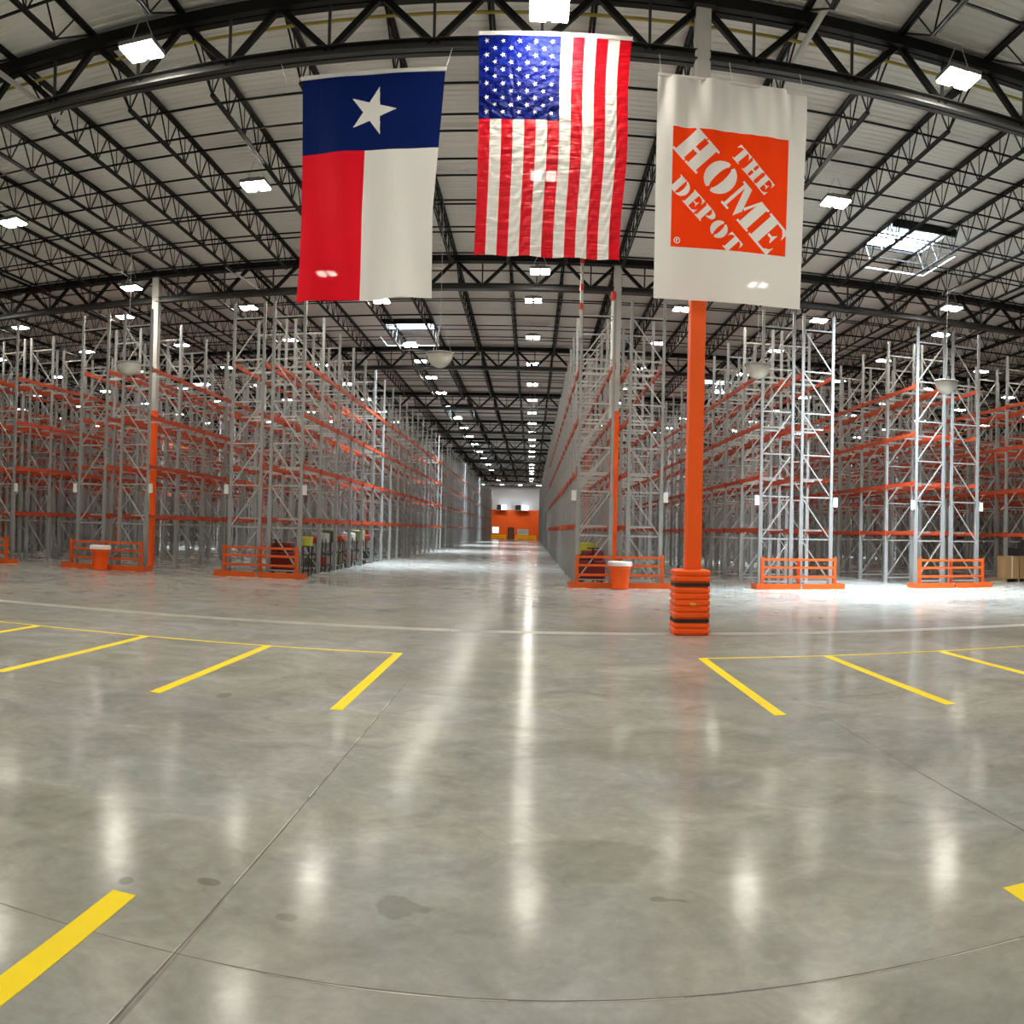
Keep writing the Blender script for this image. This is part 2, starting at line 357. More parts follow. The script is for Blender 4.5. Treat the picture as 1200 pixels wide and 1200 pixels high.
# bridging
for n in range(0,11):
    ya=truss_y[n]; xl=min(59,max(14,.72*(ya+BAY)+2))
    for q,off in enumerate((1.5,3.05,5.1,7.5,9.4,11.6) if n else (7.0,9.0,11.6)):
        r=empty('joist_bridging',(0,ya+off,0))
        MB().box(-xl,xl,-.022,.022,ZD-.14,ZD-.105).build('top_rod',M_black,r)
        if off>2: MB().box(-xl,xl,-.022,.022,9.705,9.735).build('bottom_rod',M_black,r)
        tag(r,f"thin black bridging bars {BN[n]}, {ORD[q+1]} from that bay's near truss",'bridging','roof bridging bars')
# pipes
tag(MB().tube((-XW,Y1+.45,10.17),(XW,Y1+.45,10.17),.028).build('yellow_pipe',M_yellowpipe),'thin yellow pipe running behind the flag truss under the deck','pipe')
tag(MB().tube((4.42,YB,10.02),(4.42,Y1+60,10.02),.055).build('sprinkler_pipe',M_pipe),'long pale pipe running down the roof just beyond the banner column','pipe')
def brace(x,y,z0,x1,y1,z1,l):
    tag(MB().bar((x,y,z0),(x1,y1,z1),.07).build('brace',M_pipe),l,'brace')
brace(-9.75,Y1-.6,10.1,-9.3,Y1+1.35,9.75,'pale steel brace on the flag truss beside the near corner')
brace(-10.1,Y1+BAY-.7,10.1,-9.1,Y1+BAY+.1,9.42,'pale diagonal brace on the rack front truss')
# ------------------------------------------------------------------ columns
def column(x,y,label,detail=False):
    c=empty('steel_column',(x,y,0))
    w=.125
    MB().box(-w,w,-w,w,5.48,10.15).build('upper_shaft',M_colw,c,bevel=.015); MB().box(-w,w,-w,w,.02,5.48).build('lower_shaft',M_colo,c,bevel=.015)
    MB().box(-.2,.2,-.2,.2,0,.02).build('base_plate',M_gal,c); MB().box(-.17,.17,-.17,.17,10.13,10.17).build('cap_plate',M_blackg,c)
    tag(c,label,'column','warehouse columns'); return c
for n,ty in enumerate(truss_y[1:7],1):
    for cx in COLX:
        if abs(cx)>.72*ty+3 or abs(cx)>58: continue
        if n==1 and abs(cx)>5: continue
        s='orange lower half, pale upper half'
        if n==1: l='orange column standing in the open floor behind the logo banner'
        elif n==2 and abs(cx-2.6)<1: l='pale and orange column rising inside the rack pair beside the main aisle'
        elif n==2 and abs(cx+13)<1: l='pale column rising above the racks on the lone star side, orange below'
        else:
            kq=int(round((cx-2.6)/15.6)); l=f"distant column in the {ORD[n]} column row, "+('on the banner column line' if kq==0 else f"{ORD[abs(kq)]} line out on the {'banner' if kq>0 else 'lone star'} side")
        column((-12.93 if n==2 else -13.37) if abs(cx+13)<1 else cx,ty,l)
# column guard
pg=empty('column_protector',(2.56,13.83,0))
mb=MB(); a=.285
def rr(h,z,rad=.07,n=4):
    pts=[]
    for cx,cy,a0 in ((h-rad,h-rad,0),(-h+rad,h-rad,90),(-h+rad,-h+rad,180),(h-rad,-h+rad,270)):
        for i in range(n+1):
            t=R(a0+90*i/n); pts.append((cx+rad*math.cos(t),cy+rad*math.sin(t),z))
    return pts
prof=[]
zs=0.0; prof.append((.262,0)); prof.append((.285,.015))
k=0
for z0,z1 in ((.02,.20),(.27,.76),(.84,1.03)):
    nn=max(2,int((z1-z0)/.085)); st=(z1-z0)/nn
    for i in range(nn):
        zz=z0+i*st; prof+=[(.268,zz+.005),(.290,zz+.022),(.290,zz+st-.022),(.268,zz+st-.005)]
    prof+=[(.262,z1)] if z1<1 else []
    if z1<1: prof.append((.262,z1+.07))
prof+=[(.262,1.035),(.13,1.035)]
rings=[rr(h,z) for h,z in prof]; nr=len(rings[0]); vs=[p for r_ in rings for p in r_]
fs=[(j*nr+i,j*nr+(i+1)%nr,(j+1)*nr+(i+1)%nr,(j+1)*nr+i) for j in range(len(rings)-1) for i in range(nr)]
mb.add(vs,fs); mb.build('sleeve',M_plast,pg,bevel=.004)
for z in (.205,.775):
    rg=[rr(.282,z),rr(.282,z+.055)]; vs=[p for r_ in rg for p in r_]; MB().add(vs,[(i,(i+1)%nr,nr+(i+1)%nr,nr+i) for i in range(nr)]).build('strap',M_strap,pg)
lg=MB(); lg.prism([(.06,0),(.03,.022),(-.03,.022),(-.06,0),(-.03,-.022),(.03,-.022)],0,.006)
lo=lg.build('emblem',mat('yellow_emblem',(.8,.55,.05),.4),pg,loc=(0,-.292,.50)); lo.rotation_euler=(R(90),0,0)
tag(pg,'orange ribbed plastic guard strapped around the foot of the orange column','column guard')

# ------------------------------------------------------------------ racks
LV=(1.76,3.38,4.99,6.56); RB=2.42; FH=8.5; FD=.49
def upost(mb,x,y,z0,z1,w=.085,d=.075,t=.012,flip=1):
    # open channel, web facing the aisle end
    mb.box(x-w/2,x+w/2,y-d/2,y-d/2+t,z0,z1).box(x-w/2,x-w/2+t,y-d/2+t,y+d/2,z0,z1).box(x+w/2-t,x+w/2,y-d/2+t,y+d/2,z0,z1)
def lattice(mb,s):
    zz=[.2,1.5,2.8,4.1,5.4,6.7,8.0]
    for z in zz: mb.box(-FD+.04,FD-.04,-.018,.018,z-.02,z+.02)
    for a_,b_ in zip(zz,zz[1:]):
        x0,x1=(-FD+.05,FD-.05) if s>0 else (FD-.05,-FD+.05)
        mb.bar((x0,0,a_+.05),(x1,0,b_-.05),.035,.035)
def post_mb(x):
    mb=MB(); upost(mb,x,0,.012,FH); upost(mb,x,-.005,.012,2.65,.12,.10); return mb
def plate_mb(x): return MB().box(x-.09,x+.09,-.08,.08,0,.012)
me_post={s:post_mb(s*FD).mesh('post',M_rack) for s in(-1,1)}
me_plate={s:plate_mb(s*FD).mesh('foot_plate',M_rack) for s in(-1,1)}
me_lat={};me_frame={}
for s in(-1,1):
    b=MB(); lattice(b,s); me_lat[s]=b.mesh('upright_frame',M_gal)
    b=MB()
    lattice(b,s); nb=len(b.m)
    for q in(-1,1):
        p=post_mb(q*FD); b.add(p.v,p.f,1); p=plate_mb(q*FD); b.add(p.v,p.f,1)
    me_frame[s]=b.mesh('upright_frame',[M_gal,M_rack])
def beam_mb(x,face,z):
    b=MB(); b.box(x-.025,x+.025,.05,RB-.05,z-.06,z+.06); xo=face*.032
    b.box(x-.03+xo,x+.03+xo,.0,.06,z-.11,z+.09).box(x-.03+xo,x+.03+xo,RB-.06,RB,z-.11,z+.09)
    return b
me_beam={(s,z):beam_mb(s*(FD+.0),s,z).mesh('load_beam',M_beam) for s in(-1,1) for z in LV}
me_bar={z:MB().box(-FD+.02,FD-.02,-.03,.03,z+.0,z+.055).mesh('support_bar',M_gal) for z in LV}
PAIRS=[(2.60,.50),(8.03,.30),(13.23,.30),(18.2,.50),(23.5,.30),(28.7,.30),(33.8,.5),
       (-8.09,.30),(-13.37,.58),(-18.45,.30),(-23.7,.3),(-28.6,.5),(-34.1,.3)]
nextto={2.60:'the rack pair bordering the main aisle on the banner side',8.03:'the second rack pair out on the banner side',13.23:'the third rack pair out on the banner side',
 -8.09:'the rack pair bordering the main aisle, lone star side',-13.37:'second rack pair, lone star side, around the bare column',-18.45:'the third rack pair out on the lone star side'}
YR=25.7
for cx,fl in PAIRS:
    near=cx in nextto
    for half in (-1,1):
        x=cx+half*(fl/2+FD+.005); sgn=-half   # diagonals rise towards the middle of the pair
        # front rows: first visible bay
        k0=0
        xe=abs(x); lim=(.635 if x>0 else .70)
        if xe/lim>YR+3: k0=int((xe/lim-YR)/RB)-1
        nb=17
        if k0>=nb: continue
        r=empty('pallet_rack',(x,YR+k0*RB,0))
        nfr=nb-k0+1
        for i in range(nfr):
            if near and i<4:
                f=put('upright_frame',me_lat[sgn],r,(0,i*RB,0))
                for q in(-1,1): put('post',me_post[q],f); put('foot_plate',me_plate[q],f)
            else: f=put('upright_frame',me_frame[sgn],r,(0,i*RB,0))
        nbeam=8 if near else 3
        mass=MB(); mbar=MB()
        for i in range(nb-k0):
            for z in LV:
                if cx==-18.45 and z==LV[0] and False: continue
                for q in(-1,1):
                    if i<nbeam: bo=put('load_beam',me_beam[(q,z)],r,(0,i*RB,0))
                    else:
                        b=beam_mb(q*FD,q,z); mass.add([(v[0],v[1]+i*RB,v[2]) for v in b.v],b.f)
                    if q==1:
                        for yy in (.8,1.62):
                            if i<nbeam and near and i<5: put('support_bar',me_bar[z],bo,(0,yy,0))
                            else: mbar.box(-FD+.02,FD-.02,i*RB+yy-.03,i*RB+yy+.03,z,z+.055)
        if mass.v: tag(mass.build('load_beam',M_beam,r),kind='stuff')
        if mbar.v: tag(mbar.build('support_bar',M_gal,r),kind='stuff')
        # rear flue stop
        if near:
            sd='inner' if (half*cx<0) else 'outer'
            # aisle placard on the outer post
            pl=MB().box(half*(FD+.06),half*(FD+.06)+half*.14,-.07,-.055,2.52,2.82) if half>0 else MB().box(-(FD+.06)-.14,-(FD+.06),-.07,-.055,2.52,2.82)
            pl.build('placard',M_white,r)
            face='far' if half*cx>0 else 'near'
            tag(r,f"pallet rack, {face} half of {nextto[cx]}",'pallet rack','empty pallet racks')
        else:
            sd='banner' if cx>0 else 'lone star'; kq=sum(1 for c_,_ in PAIRS if c_*cx>0 and abs(c_)<=abs(cx))
            tag(r,f"empty pallet rack, {'far' if half*cx>0 else 'near'} half of the {ORD[kq]} rack pair out, {sd} side",'pallet rack','empty pallet racks')
# far blocks beyond the cross aisle
def block_mesh(n,s):
    b=MB()
    fr=MB(); lattice(fr,s)
    for i in range(n+1):
        b.add([(v[0],v[1]+i*RB,v[2]) for v in fr.v],fr.f,0)
        for q in(-1,1): b.box(q*FD-.05,q*FD+.05,i*RB-.04,i*RB+.04,0,FH,1)
    for i in range(n):
        for z in LV:
            for q in (-1,1): b.box(q*FD-.025,q*FD+.025,i*RB+.04,(i+1)*RB-.04,z-.06,z+.06,2)
            for yy in(.8,1.6): b.box(-FD,FD,i*RB+yy-.03,i*RB+yy+.03,z,z+.055,0)
    return b.mesh('pallet_rack',[M_gal,M_rack,M_beam])
fb={s:block_mesh(16,s) for s in(-1,1)}
for cx,fl in PAIRS:
    for y0,bn in ((71.0,'second'),(113.5,'third')):
        if abs(cx)>(40 if bn=='second' else 20): continue
        for half in(-1,1):
            o=put('pallet_rack',fb[-half],None,(cx+half*(fl/2+FD+.005),y0,0))
            sd='banner' if cx>0 else 'lone star'; kq=sum(1 for c_,_ in PAIRS if c_*cx>0 and abs(c_)<=abs(cx))
            tag(o,f"distant rack in the {bn} block back, {'far' if half*cx>0 else 'near'} half of {ORD[kq]} pair, {sd} side",'pallet rack','empty pallet racks')

# rack end guards
GL={2.60:'nearest the orange column, beside the main aisle',8.03:'one aisle beyond the orange column',13.23:'two aisles beyond the orange column',-8.09:'at the rack pair across the main aisle from the column',-13.37:'with a trash can before it on the lone star side',-18.45:'cut by the photo edge on the lone star side'}
GN={2.60:'guard beside the main aisle and column',8.03:'first guard beyond the orange column',13.23:'second guard beyond the orange column',-8.09:'guard across the main aisle',-13.37:'lone star side guard with trash can',-18.45:'guard cut by the photo edge'}
tape=mat('yellow_tape',(.8,.6,.05),.5,vary=.2)
for (cx,fl) in PAIRS:
    if cx not in GL: continue
    w=fl/2+2*FD+.02; g=empty('rack_end_guard',(cx,25.30,0))
    for z in (.88,.64,.36): MB().box(-w-.04,w+.04,-.04,.04,z-.035,z+.035).build('rail',M_orange,g)
    for q in(-1,1): MB().box(q*w-.045,q*w+.045,-.035,.075,.012,.95).build('post',M_rack if False else M_orange,g)
    MB().box(-.05,.05,.045,.10,.012,.92).build('post',M_orange,g)
    for q in(-1,1):
        kp=MB(); x0,x1=(.03,w+.24); z=.165
        if q<0: x0,x1=-x1,-x0
        kp.box(x0,x1,-.27,-.255,0,z)
        kp.box(x0,x1,-.255,-.13,0,.012)
        xo=q*(w+.24); kp.box(min(xo,xo-q*.015),max(xo,xo-q*.015),-.255,.42,0,z)
        kp.box(min(xo-q*.015,xo-q*.12),max(xo-q*.015,xo-q*.12),-.255,.42,0,.012)
        kp.build('kick_plate',M_orange,g)
    tag(g,'orange three-rail rack end guard '+GL[cx],'rack guard','rack end guards')
    for i in range(5):
        xx=-w+.1+i*(2*w/5)+random.uniform(0,.15); o=MB().box(cx+xx,cx+xx+random.uniform(.1,.28),24.93-random.uniform(0,.04),24.98,0,.002).build('floor_tape',tape)
        tag(o,f'{ORD[i+1]} yellow tape scrap along the foot of the {GN[cx]}','floor tape','yellow tape scraps')
    for q in(-1,1):
        xx=q*(w+.5); o=MB().box(cx+xx-.16,cx+xx+.16,24.95,25.02,0,.002).build('floor_tape',tape); tag(o,f"yellow tape piece off the {'outer' if q*cx>0 else 'inner'} end of the {GN[cx]}",'floor tape','yellow tape scraps')
# trash cans
def can(x,y,label):
    t=empty('trash_can',(x,y,0))
    b=MB(); b.lathe([(0,.01),(.245,.01),(.25,.03),(.285,.55),(.30,.56),(.31,.60),(.31,.64),(.318,.66),(.325,.72),(.335,.73),(.335,.755),(.31,.755),(.30,.72),(.24,.06),(0,.05)],n=32)
    b.build('body',M_plast,t,smooth=True)
    l=MB(); l.lathe([(.345,.665),(.348,.71),(.342,.775),(.325,.79),(.30,.78),(.285,.6),(.25,.3),(.1,.2),(0,.2)],n=32); l.build('liner',M_bag,t,smooth=True)
    for s in(-1,1): MB().bar((s*.335,-.06,.62),(s*.335,.06,.62),.035,.02).build('handle',M_plast,t)
    tag(t,label,'trash can')
can(-13.27,24.75,'orange trash can with white liner before the guard on the lone star side')
can(2.53,24.6,'orange trash can with white liner before the guard nearest the orange column')

# ------------------------------------------------------------------ roof lights
def high_bay(lens):
    r=empty('high_bay_light')
    MB().box(-.30,.30,-.28,.28,.03,.11).box(-.16,.16,-.2,.2,.11,.16).build('housing',M_house,r,bevel=0)
    for s in(-1,1): MB().box(s*.165-.115,s*.165+.115,-.25,.25,.0,.03).build('lens',lens,r)
    w=MB(); 
    for a_ in(-1,1): w.bar((a_*.25,0,.11),(a_*.04,0,.6),.012)
    w.build('hanger',M_gal,r); return r
hbs=[[high_bay(M_lens),True],[high_bay(M_lens2),True]]
def light(x,y,z,label,grp):
    q=hbs[1 if z>9.5 else 0]; o=q[0] if q[1] else copy_tree(q[0]); q[1]=False
    o.location=(x,y,z); tag(o,label,'ceiling light',grp)
for y in (-7.0,0.0,6.5,13.02,19.12,26.25):  # rows nearer than the flag truss are unseen, added to brighten the near floor
    for x in (-19.8,-13.15,-6.45,.1,6.82,13.6,20.3):
        if y<13 and abs(x)>14: continue
        if abs(x)>.75*max(y,6)+9: continue
        where={-19.8:'far out on the lone star side',-13.15:'over the bare column line',-6.45:'beside the lone star flag line',.1:'on the centre line',6.82:'just beyond the banner',13.6:'two rows beyond the banner',20.3:'far out on the banner side'}[x]
        yy={-7.0:'added unseen behind the camera',0.0:'added unseen above the camera',6.5:'added unseen above the near floor',13.02:'at the flag truss',19.12:'one row behind the flags',26.25:'at the rack fronts'}[y]
        light(x,y,9.4,f'twin-lens high bay light {yy}, {where}',None)
AIS=[(5.3,'first aisle beyond the banner column'),(10.6,'second aisle on the banner side'),(15.8,'third aisle on the banner side'),(21.0,'fourth aisle on the banner side'),(26.2,'fifth aisle on the banner side'),(31.4,'sixth aisle on the banner side'),
     (-10.75,'first rack aisle on the lone star side'),(-16.0,'second rack aisle on the lone star side'),(-21.05,'third rack aisle on the lone star side'),(-26.3,'fourth rack aisle on the lone star side'),(-31.5,'fifth rack aisle on the lone star side'),(-36.7,'sixth rack aisle on the lone star side')]
for x,w in AIS:
    for i in range(7):
        y=31.4+5.95*i
        if abs(x)>.72*y+1: continue
        light(x,y,9.8,f'{ORD[i+1]} high bay light back over the {w}','lights over the rack aisles')
for i,y in enumerate((31.2,38.9,42.6,47.2,52.5,58.5,64.5,70.5,77,84,92,100,110,120,132,144)):
    light(-5.6,y,9.8,f'{ORD[i+1]} light in the off-centre line receding over the main aisle','main aisle lights')
for x,wh in ((-8.5,'outer left of the aisle'),(-5.2,'beside the centre'),(-2.0,'beside the service door'),(1.2,'by the banner side racks')): light(x,150.5,9.4,'added high bay light brightening the orange end wall, '+wh,None)  # extra lamps added to brighten the orange end wall
y=31.1; i=0
while y<150:
    light(-.1,y,9.8,f'{ORD[i+1]} light in the centre line receding over the main aisle','main aisle lights'); y+=5.95; i+=1
# ------------------------------------------------------------------ skylights
M_curb=mat('white_skylight_curb',(.8,.82,.85),.6)
for i,(x0,x1,y0,y1) in enumerate(SKY):
    s=empty('skylight',((x0+x1)/2,(y0+y1)/2,ZD)); w=(x1-x0)/2; h=(y1-y0)/2
    c=MB(); t=.03; H=.55
    c.box(-w-t,-w,-h-t,h+t,0,H).box(w,w+t,-h-t,h+t,0,H).box(-w,w,h,h+t,0,H).box(-w,w,-h-t,-h,0,H); c.build('curb',M_curb,s)
    MB().box(-w-.05,w+.05,-h-.12,-h-.03,-.22,.0).build('header',M_black,s); MB().box(-w-.05,w+.05,h+.03,h+.10,-.1,.0).build('header',M_black,s)
    MB().box(-w,w,-h,h,H+.001,H+.02).build('dome',mat('opal_dome',(.8,.85,.9),.4),s)
    ld=bpy.data.lights.new('daylight','AREA'); ld.shape='RECTANGLE'; ld.size=2*w-.04; ld.size_y=2*h-.04; ld.color=(.78,.90,1.0); ld.energy=(3300 if i==0 else 1700); ld.spread=R(95)
    lo=bpy.data.objects.new('skylight_daylight',ld); COL.objects.link(lo); lo.parent=s; lo.location=(0,0,H-.03)
    if i<2:
        g=MB()
        for xx in (-w-.1,w+.1): g.bar((xx,-h,-.72),(xx,h,-.72),.03)
        for yy in (-h,h): g.bar((-w-.1,yy,-.72),(w+.1,yy,-.72),.03)
        g.build('fall_guard',M_pipe,s)
    lab=['square skylight full of daylight beyond the logo banner','skylight over the main aisle below the lone star flag','second skylight down the main aisle','third skylight down the main aisle','skylight glimpsed over the far racks on the lone star side']
    tag(s,lab[i] if i<5 else {5:'second skylight back on the banner side',6:'skylight far out on the banner side',7:'second skylight back far out on the lone star side',8:'third skylight back on the banner side',9:'fourth skylight down the main aisle'}[i],'skylight')

# ------------------------------------------------------------------ dome mirrors
for x,l in ((-10.65,'first rack aisle on the lone star side'),(-2.32,'main aisle below the lone star flag'),(5.55,'aisle just beyond the orange column'),(10.85,'second aisle beyond the orange column')):
    dm=empty('dome_mirror',(x,21.2,5.72)); pr=[(.325,.16)]
    for a_ in range(0,91,9): pr.append((.32*math.cos(R(a_)),.15-.34*math.sin(R(a_))))
    b=MB(); b.lathe(pr,n=28); b.build('dome',M_clear,dm,smooth=True)
    MB().lathe([(.335,.13),(.345,.15),(.335,.18),(.15,.21),(0,.22),(0,.14),(.32,.14)],n=28).build('rim',M_house,dm,smooth=True)
    w=MB()
    for a_ in (0,120,240): w.bar((.28*math.cos(R(a_)),.28*math.sin(R(a_)),.19),(.02,0,1.0),.008)
    w.bar((0,0,1),(0,0,4.15),.008); w.build('hanger_wire',M_gal,dm)
    tag(dm,'hanging half-dome mirror over the mouth of the '+l,'mirror')
# riser and drain pipes
rp=empty('sprinkler_riser',(1.33,25.45,0)); MB().tube((0,0,7.3),(0,0,9.75),.045).build('pipe',M_colw,rp)
for z in (9.55,8.75,8.2): MB().tube((0,0,z-.09),(0,0,z+.09),.062).build('coupling',M_red,rp)
MB().bar((-.08,0,7.4),(.3,0.25,7.4),.03).build('bracket',M_gal,rp)
tag(rp,'pale vertical pipe with red couplings below the striped flag','pipe')
rp=empty('roof_drain',(2.455,27.58,0)); MB().tube((0,0,5.2),(0,0,9.0),.07,14).build('pipe',M_colw,rp); MB().tube((0,0,8.95),(0,0,9.25),.09,14).build('valve',M_red,rp)
tag(rp,'pale drain pipe with red valve hugging the column beside the main aisle','pipe')

# ------------------------------------------------------------------ machines, boxes
def machine(x,y,rz,label,tote=True):
    m_=empty('pallet_truck',(x,y,0),rz)
    MB().box(-.40,.40,-.35,.25,.18,.75).box(-.34,.34,-.30,.05,.75,1.05).build('body',M_mach,m_,bevel=.04)
    for s in(-1,1): MB().box(s*.25-.08,s*.25+.08,.25,1.45,.09,.15).build('fork',M_dark,m_)
    for s in(-1,1): MB().tube((s*.3-.04,-.2,.12),(s*.3+.04,-.2,.12),.12,14).build('wheel',M_rubber,m_)
    MB().bar((0,-.35,.7),(0,-.62,1.12),.05).bar((-.18,-.62,1.12),(.18,-.62,1.12),.035).build('tiller',M_dark,m_)
    tag(m_,label,'pallet truck')
    if tote:
        c,s_=math.cos(rz),math.sin(rz)
        t=empty('lime_tote',(x-s_*.75-.22,y+c*.75,0.15),rz); MB().box(-.24,.24,-.2,.2,.0,1.0).build('stand',M_dark,t); MB().box(-.22,.22,-.19,.19,1.0,1.32).build('bin',M_lime,t,bevel=.03); tag(t,'lime green plastic tote standing behind the rack guard '+('beside the orange column' if x>0 else 'across the main aisle'),'tote')
machine(1.86,26.6,0,'dark red pallet truck parked inside the rack bay behind the guard nearest the orange column',False)
machine(-7.75,26.7,R(-8),'dark red pallet truck parked behind the guard across the main aisle',False)
def tote(x,y,z,m,label,w=.24,h=.36):
    t=empty('plastic_tote',(x,y,0)); 
    if z>.1:
        st=MB()
        for a_ in(-w*.85,w*.85):
            for b_ in(-.18,.18): st.bar((a_,b_,0),(a_,b_,z),.03)
        st.box(-w*.88,w*.88,-.2,.2,.3,.33).box(-w*.88,w*.88,-.2,.2,z-.02,z); st.build('stand',M_dark,t)
    MB().box(-w,w,-.2,.2,z,z+h).build('bin',m,t,bevel=.03); MB().box(-w-.015,w+.015,-.215,.215,z+h-.05,z+h-.01).build('rim',m,t)
    tag(t,label,'tote')
tote(1.72,26.6,.92,M_lime,'lime tote behind the guard nearest the orange column')
tote(-6.95,26.5,.95,M_lime,'lime tote behind the guard across the main aisle',.16,.3)
cart_cols=[(.35,.03,.03),(.4,.4,.38),(.08,.1,.05),(.55,.08,.05),(.6,.6,.6),(.25,.28,.1)]
for i,y in enumerate((28.7,30.0,31.3,32.8,34.6,36.6,38.6)):
    c=empty('supply_cart',(-7.32,y,0))
    f=MB()
    for a_ in(-.25,.25):
        for b_ in(-.4,.4): f.bar((a_,b_,.1),(a_,b_,1.15),.03)
    for z in(.18,.6): f.box(-.27,.27,-.42,.42,z,z+.03)
    f.build('frame',M_dark,c)
    for a_ in(-.22,.22):
        for b_ in(-.36,.36): MB().tube((a_-.02,b_,.06),(a_+.02,b_,.06),.06,10).build('wheel',M_rubber,c)
    col=cart_cols[i%6]; MB().box(-.22,.22,-.36,.36,1.0,1.25+.1*(i%3)).build('bag',mat('cart_bag',col,.7,bump=.5),c,bevel=.05)
    MB().box(-.2,.2,-.33,.1,.21,.5).build('lower_bin',mat('cart_bin',cart_cols[(i+2)%6],.6),c,bevel=.03)
    ln=['dark red','pale grey','dark green','red','white','olive','dark red'][i]
    tag(c,f'supply cart, {ln} load, {["first","second","third","fourth","fifth","sixth","seventh"][i]} in the line beside the main aisle','cart','carts under the aisle rack')
def carton(x,y,z,w,d,h,label):
    b=MB().box(-w/2,w/2,-d/2,d/2,0,h).build('cardboard_box',M_card,None,(x,y,z),bevel=.008); 
    MB().box(-.03,.03,-d/2-.002,-d/2,0,h).build('tape_strip',mat('box_tape',(.6,.5,.35),.3),b); tag(b,label,'cardboard box')
def pallet(x,y,label):
    p=empty('wood_pallet',(x,y,0))
    for i in range(6): MB().box(-.6,.6,-.55+i*.2,-.43+i*.2,.12,.14).build('deck_board',M_wood,p)
    for xx in(-.55,0,.55): MB().box(xx-.03,xx+.03,-.55,.57,0,.12).build('stringer',M_wood,p)
    tag(p,label,'pallet')
pallet(17.35,28.3,'low wooden pallet under cardboard boxes beyond the third guard'); 
carton(17.08,28.1,.141,.62,.6,.82,'brown cardboard box with tape on the pallet beyond the third guard, nearer the guard'); carton(17.70,28.1,.141,.52,.6,.82,'plainer brown cardboard box beside it on the pallet beyond the third guard')
t=empty('black_crate',(17.5,28.1,.965)); MB().box(-.3,.25,-.2,.2,0,.3).build('body',M_dark,t,bevel=.01); MB().box(.1,.3,-.15,.2,.3,.6).build('lid',M_dark,t); tag(t,'black crate with open lid on top of the cardboard boxes','crate')
pallet(18.25,27.0,'wooden pallet at the photo edge under a tall box'); carton(18.2,27.0,.141,.9,.7,.75,'tall brown cardboard box cut by the photo edge')

# ------------------------------------------------------------------ flags and banner
def inpoly(px,pz,poly):
    n=len(poly); ins=np.zeros(px.shape,bool); j=n-1
    for i in range(n):
        xi,zi=poly[i]; xj,zj=poly[j]
        if zi!=zj:
            cond=((zi>pz)!=(zj>pz)) & (px<(xj-xi)*(pz-zi)/(zj-zi)+xi); ins^=cond
        j=i
    return ins
def star(cx,cz,r,rot):
    return [(cx+(r if k%2==0 else r*.382)*math.cos(R(rot+36*k)),cz+(r if k%2==0 else r*.382)*math.sin(R(rot+36*k))) for k in range(10)]
def sheet(name,parent,W,H,step,edges,wave,classify,mats):
    """cloth W wide, H tall; u 0..1 left to right, v 0..1 top to bottom; local origin top centre"""
    nu=int(W/step); nv=int(H/step)
    u=np.linspace(0,1,nu+1); v=np.linspace(0,1,nv+1); U,V=np.meshgrid(u,v)
    l,r_=edges(V); X=l+(r_-l)*U; dx,dy,dz=wave(U,V)
    P=np.stack([X+dx,dy,-V*H+dz],-1).reshape(-1,3)
    idx=np.arange((nu+1)*(nv+1)).reshape(nv+1,nu+1)
    F=np.stack([idx[1:,:-1],idx[1:,1:],idx[:-1,1:],idx[:-1,:-1]],-1).reshape(-1,4)
    cu=(U[1:,:-1]+U[1:,1:])/2; cv=(V[1:,:-1]+V[:-1,:-1])/2
    mi=classify(cu,cv).reshape(-1).astype(np.int32)
    me=bpy.data.meshes.new(name); n=len(F)
    me.vertices.add(len(P)); me.vertices.foreach_set('co',P.astype(np.float32).ravel())
    me.loops.add(n*4); me.loops.foreach_set('vertex_index',F.astype(np.int32).ravel())
    me.polygons.add(n); me.polygons.foreach_set('loop_start',np.arange(0,n*4,4,dtype=np.int32))
    for m in mats: me.materials.append(m)
    me.update(calc_edges=True)
    me.polygons.foreach_set('material_index',mi); me.polygons.foreach_set('use_smooth',np.ones(n,bool)); me.update()
    o=bpy.data.objects.new(name,me); COL.objects.link(o); o.parent=parent; return o
def header(parent,x0,x1,z,label=None,m=None,cords=()):
    MB().box(x0,x1,-.012,.012,z-.045,z+.02).build('header_strip',m or M_hdr,parent)
    for p,q in cords: MB().bar(p,q,.008).build('cord',M_hdr,parent)
M_hdr=cloth('white_header_canvas',(.75,.75,.72),.7,.2)
# lone star flag
C_blue=cloth('navy_cloth',(.001,.011,.10),.6,.3,0,.25,(5,5,1)); C_red=cloth('red_cloth',(.80,.006,.02),.55,.35,.003,.25,(5,5,1.2)); C_wh=cloth('white_cloth',(.85,.83,.80),.6,.35,0,.25,(5,5,1.2))
tf=empty('lone_star_flag',(-2.68,13.52,8.79))
def t_edges(V): return -1.13+.10*V*(1-.7*V)+0*V, 1.18-.17*np.minimum(1,V*1.6)+.04*V
def t_wave(U,V):
    dy=.045*V*np.sin(9*U+3*V+.4)+.04*V**1.5*np.sin(19*U-3*V)+.06*V*V*np.sin(5*U+1.5)+.012*np.sin(14*U+1)*(1-V)
    return -.10*(V**4)*(U<.12)*0-.06*V**6*np.exp(-U*8),dy,.02*np.sin(2.6*U+.3)*(1-V)+.015*np.sin(9*U)*V
def t_cls(u,v):
    s=np.zeros_like(u,int); X=(u-.5)*2.3; Z=-v*3.6
    s[(v>=.342)]=1; s[(v>=.342)&(u>.467)]=2
    s[inpoly(X,Z,star(.02,-.615,.40,3))]=2
    return s
sheet('cloth',tf,2.3,3.6,.008,t_edges,t_wave,t_cls,[C_blue,C_red,C_wh])
header(tf,-1.16,1.2,.03,cords=[((-1.15,0,.03),(-1.45,.2,.08)),((-1.45,.2,.08),(-1.6,.35,.5)),((1.19,0,.03),(1.26,.25,.5))])
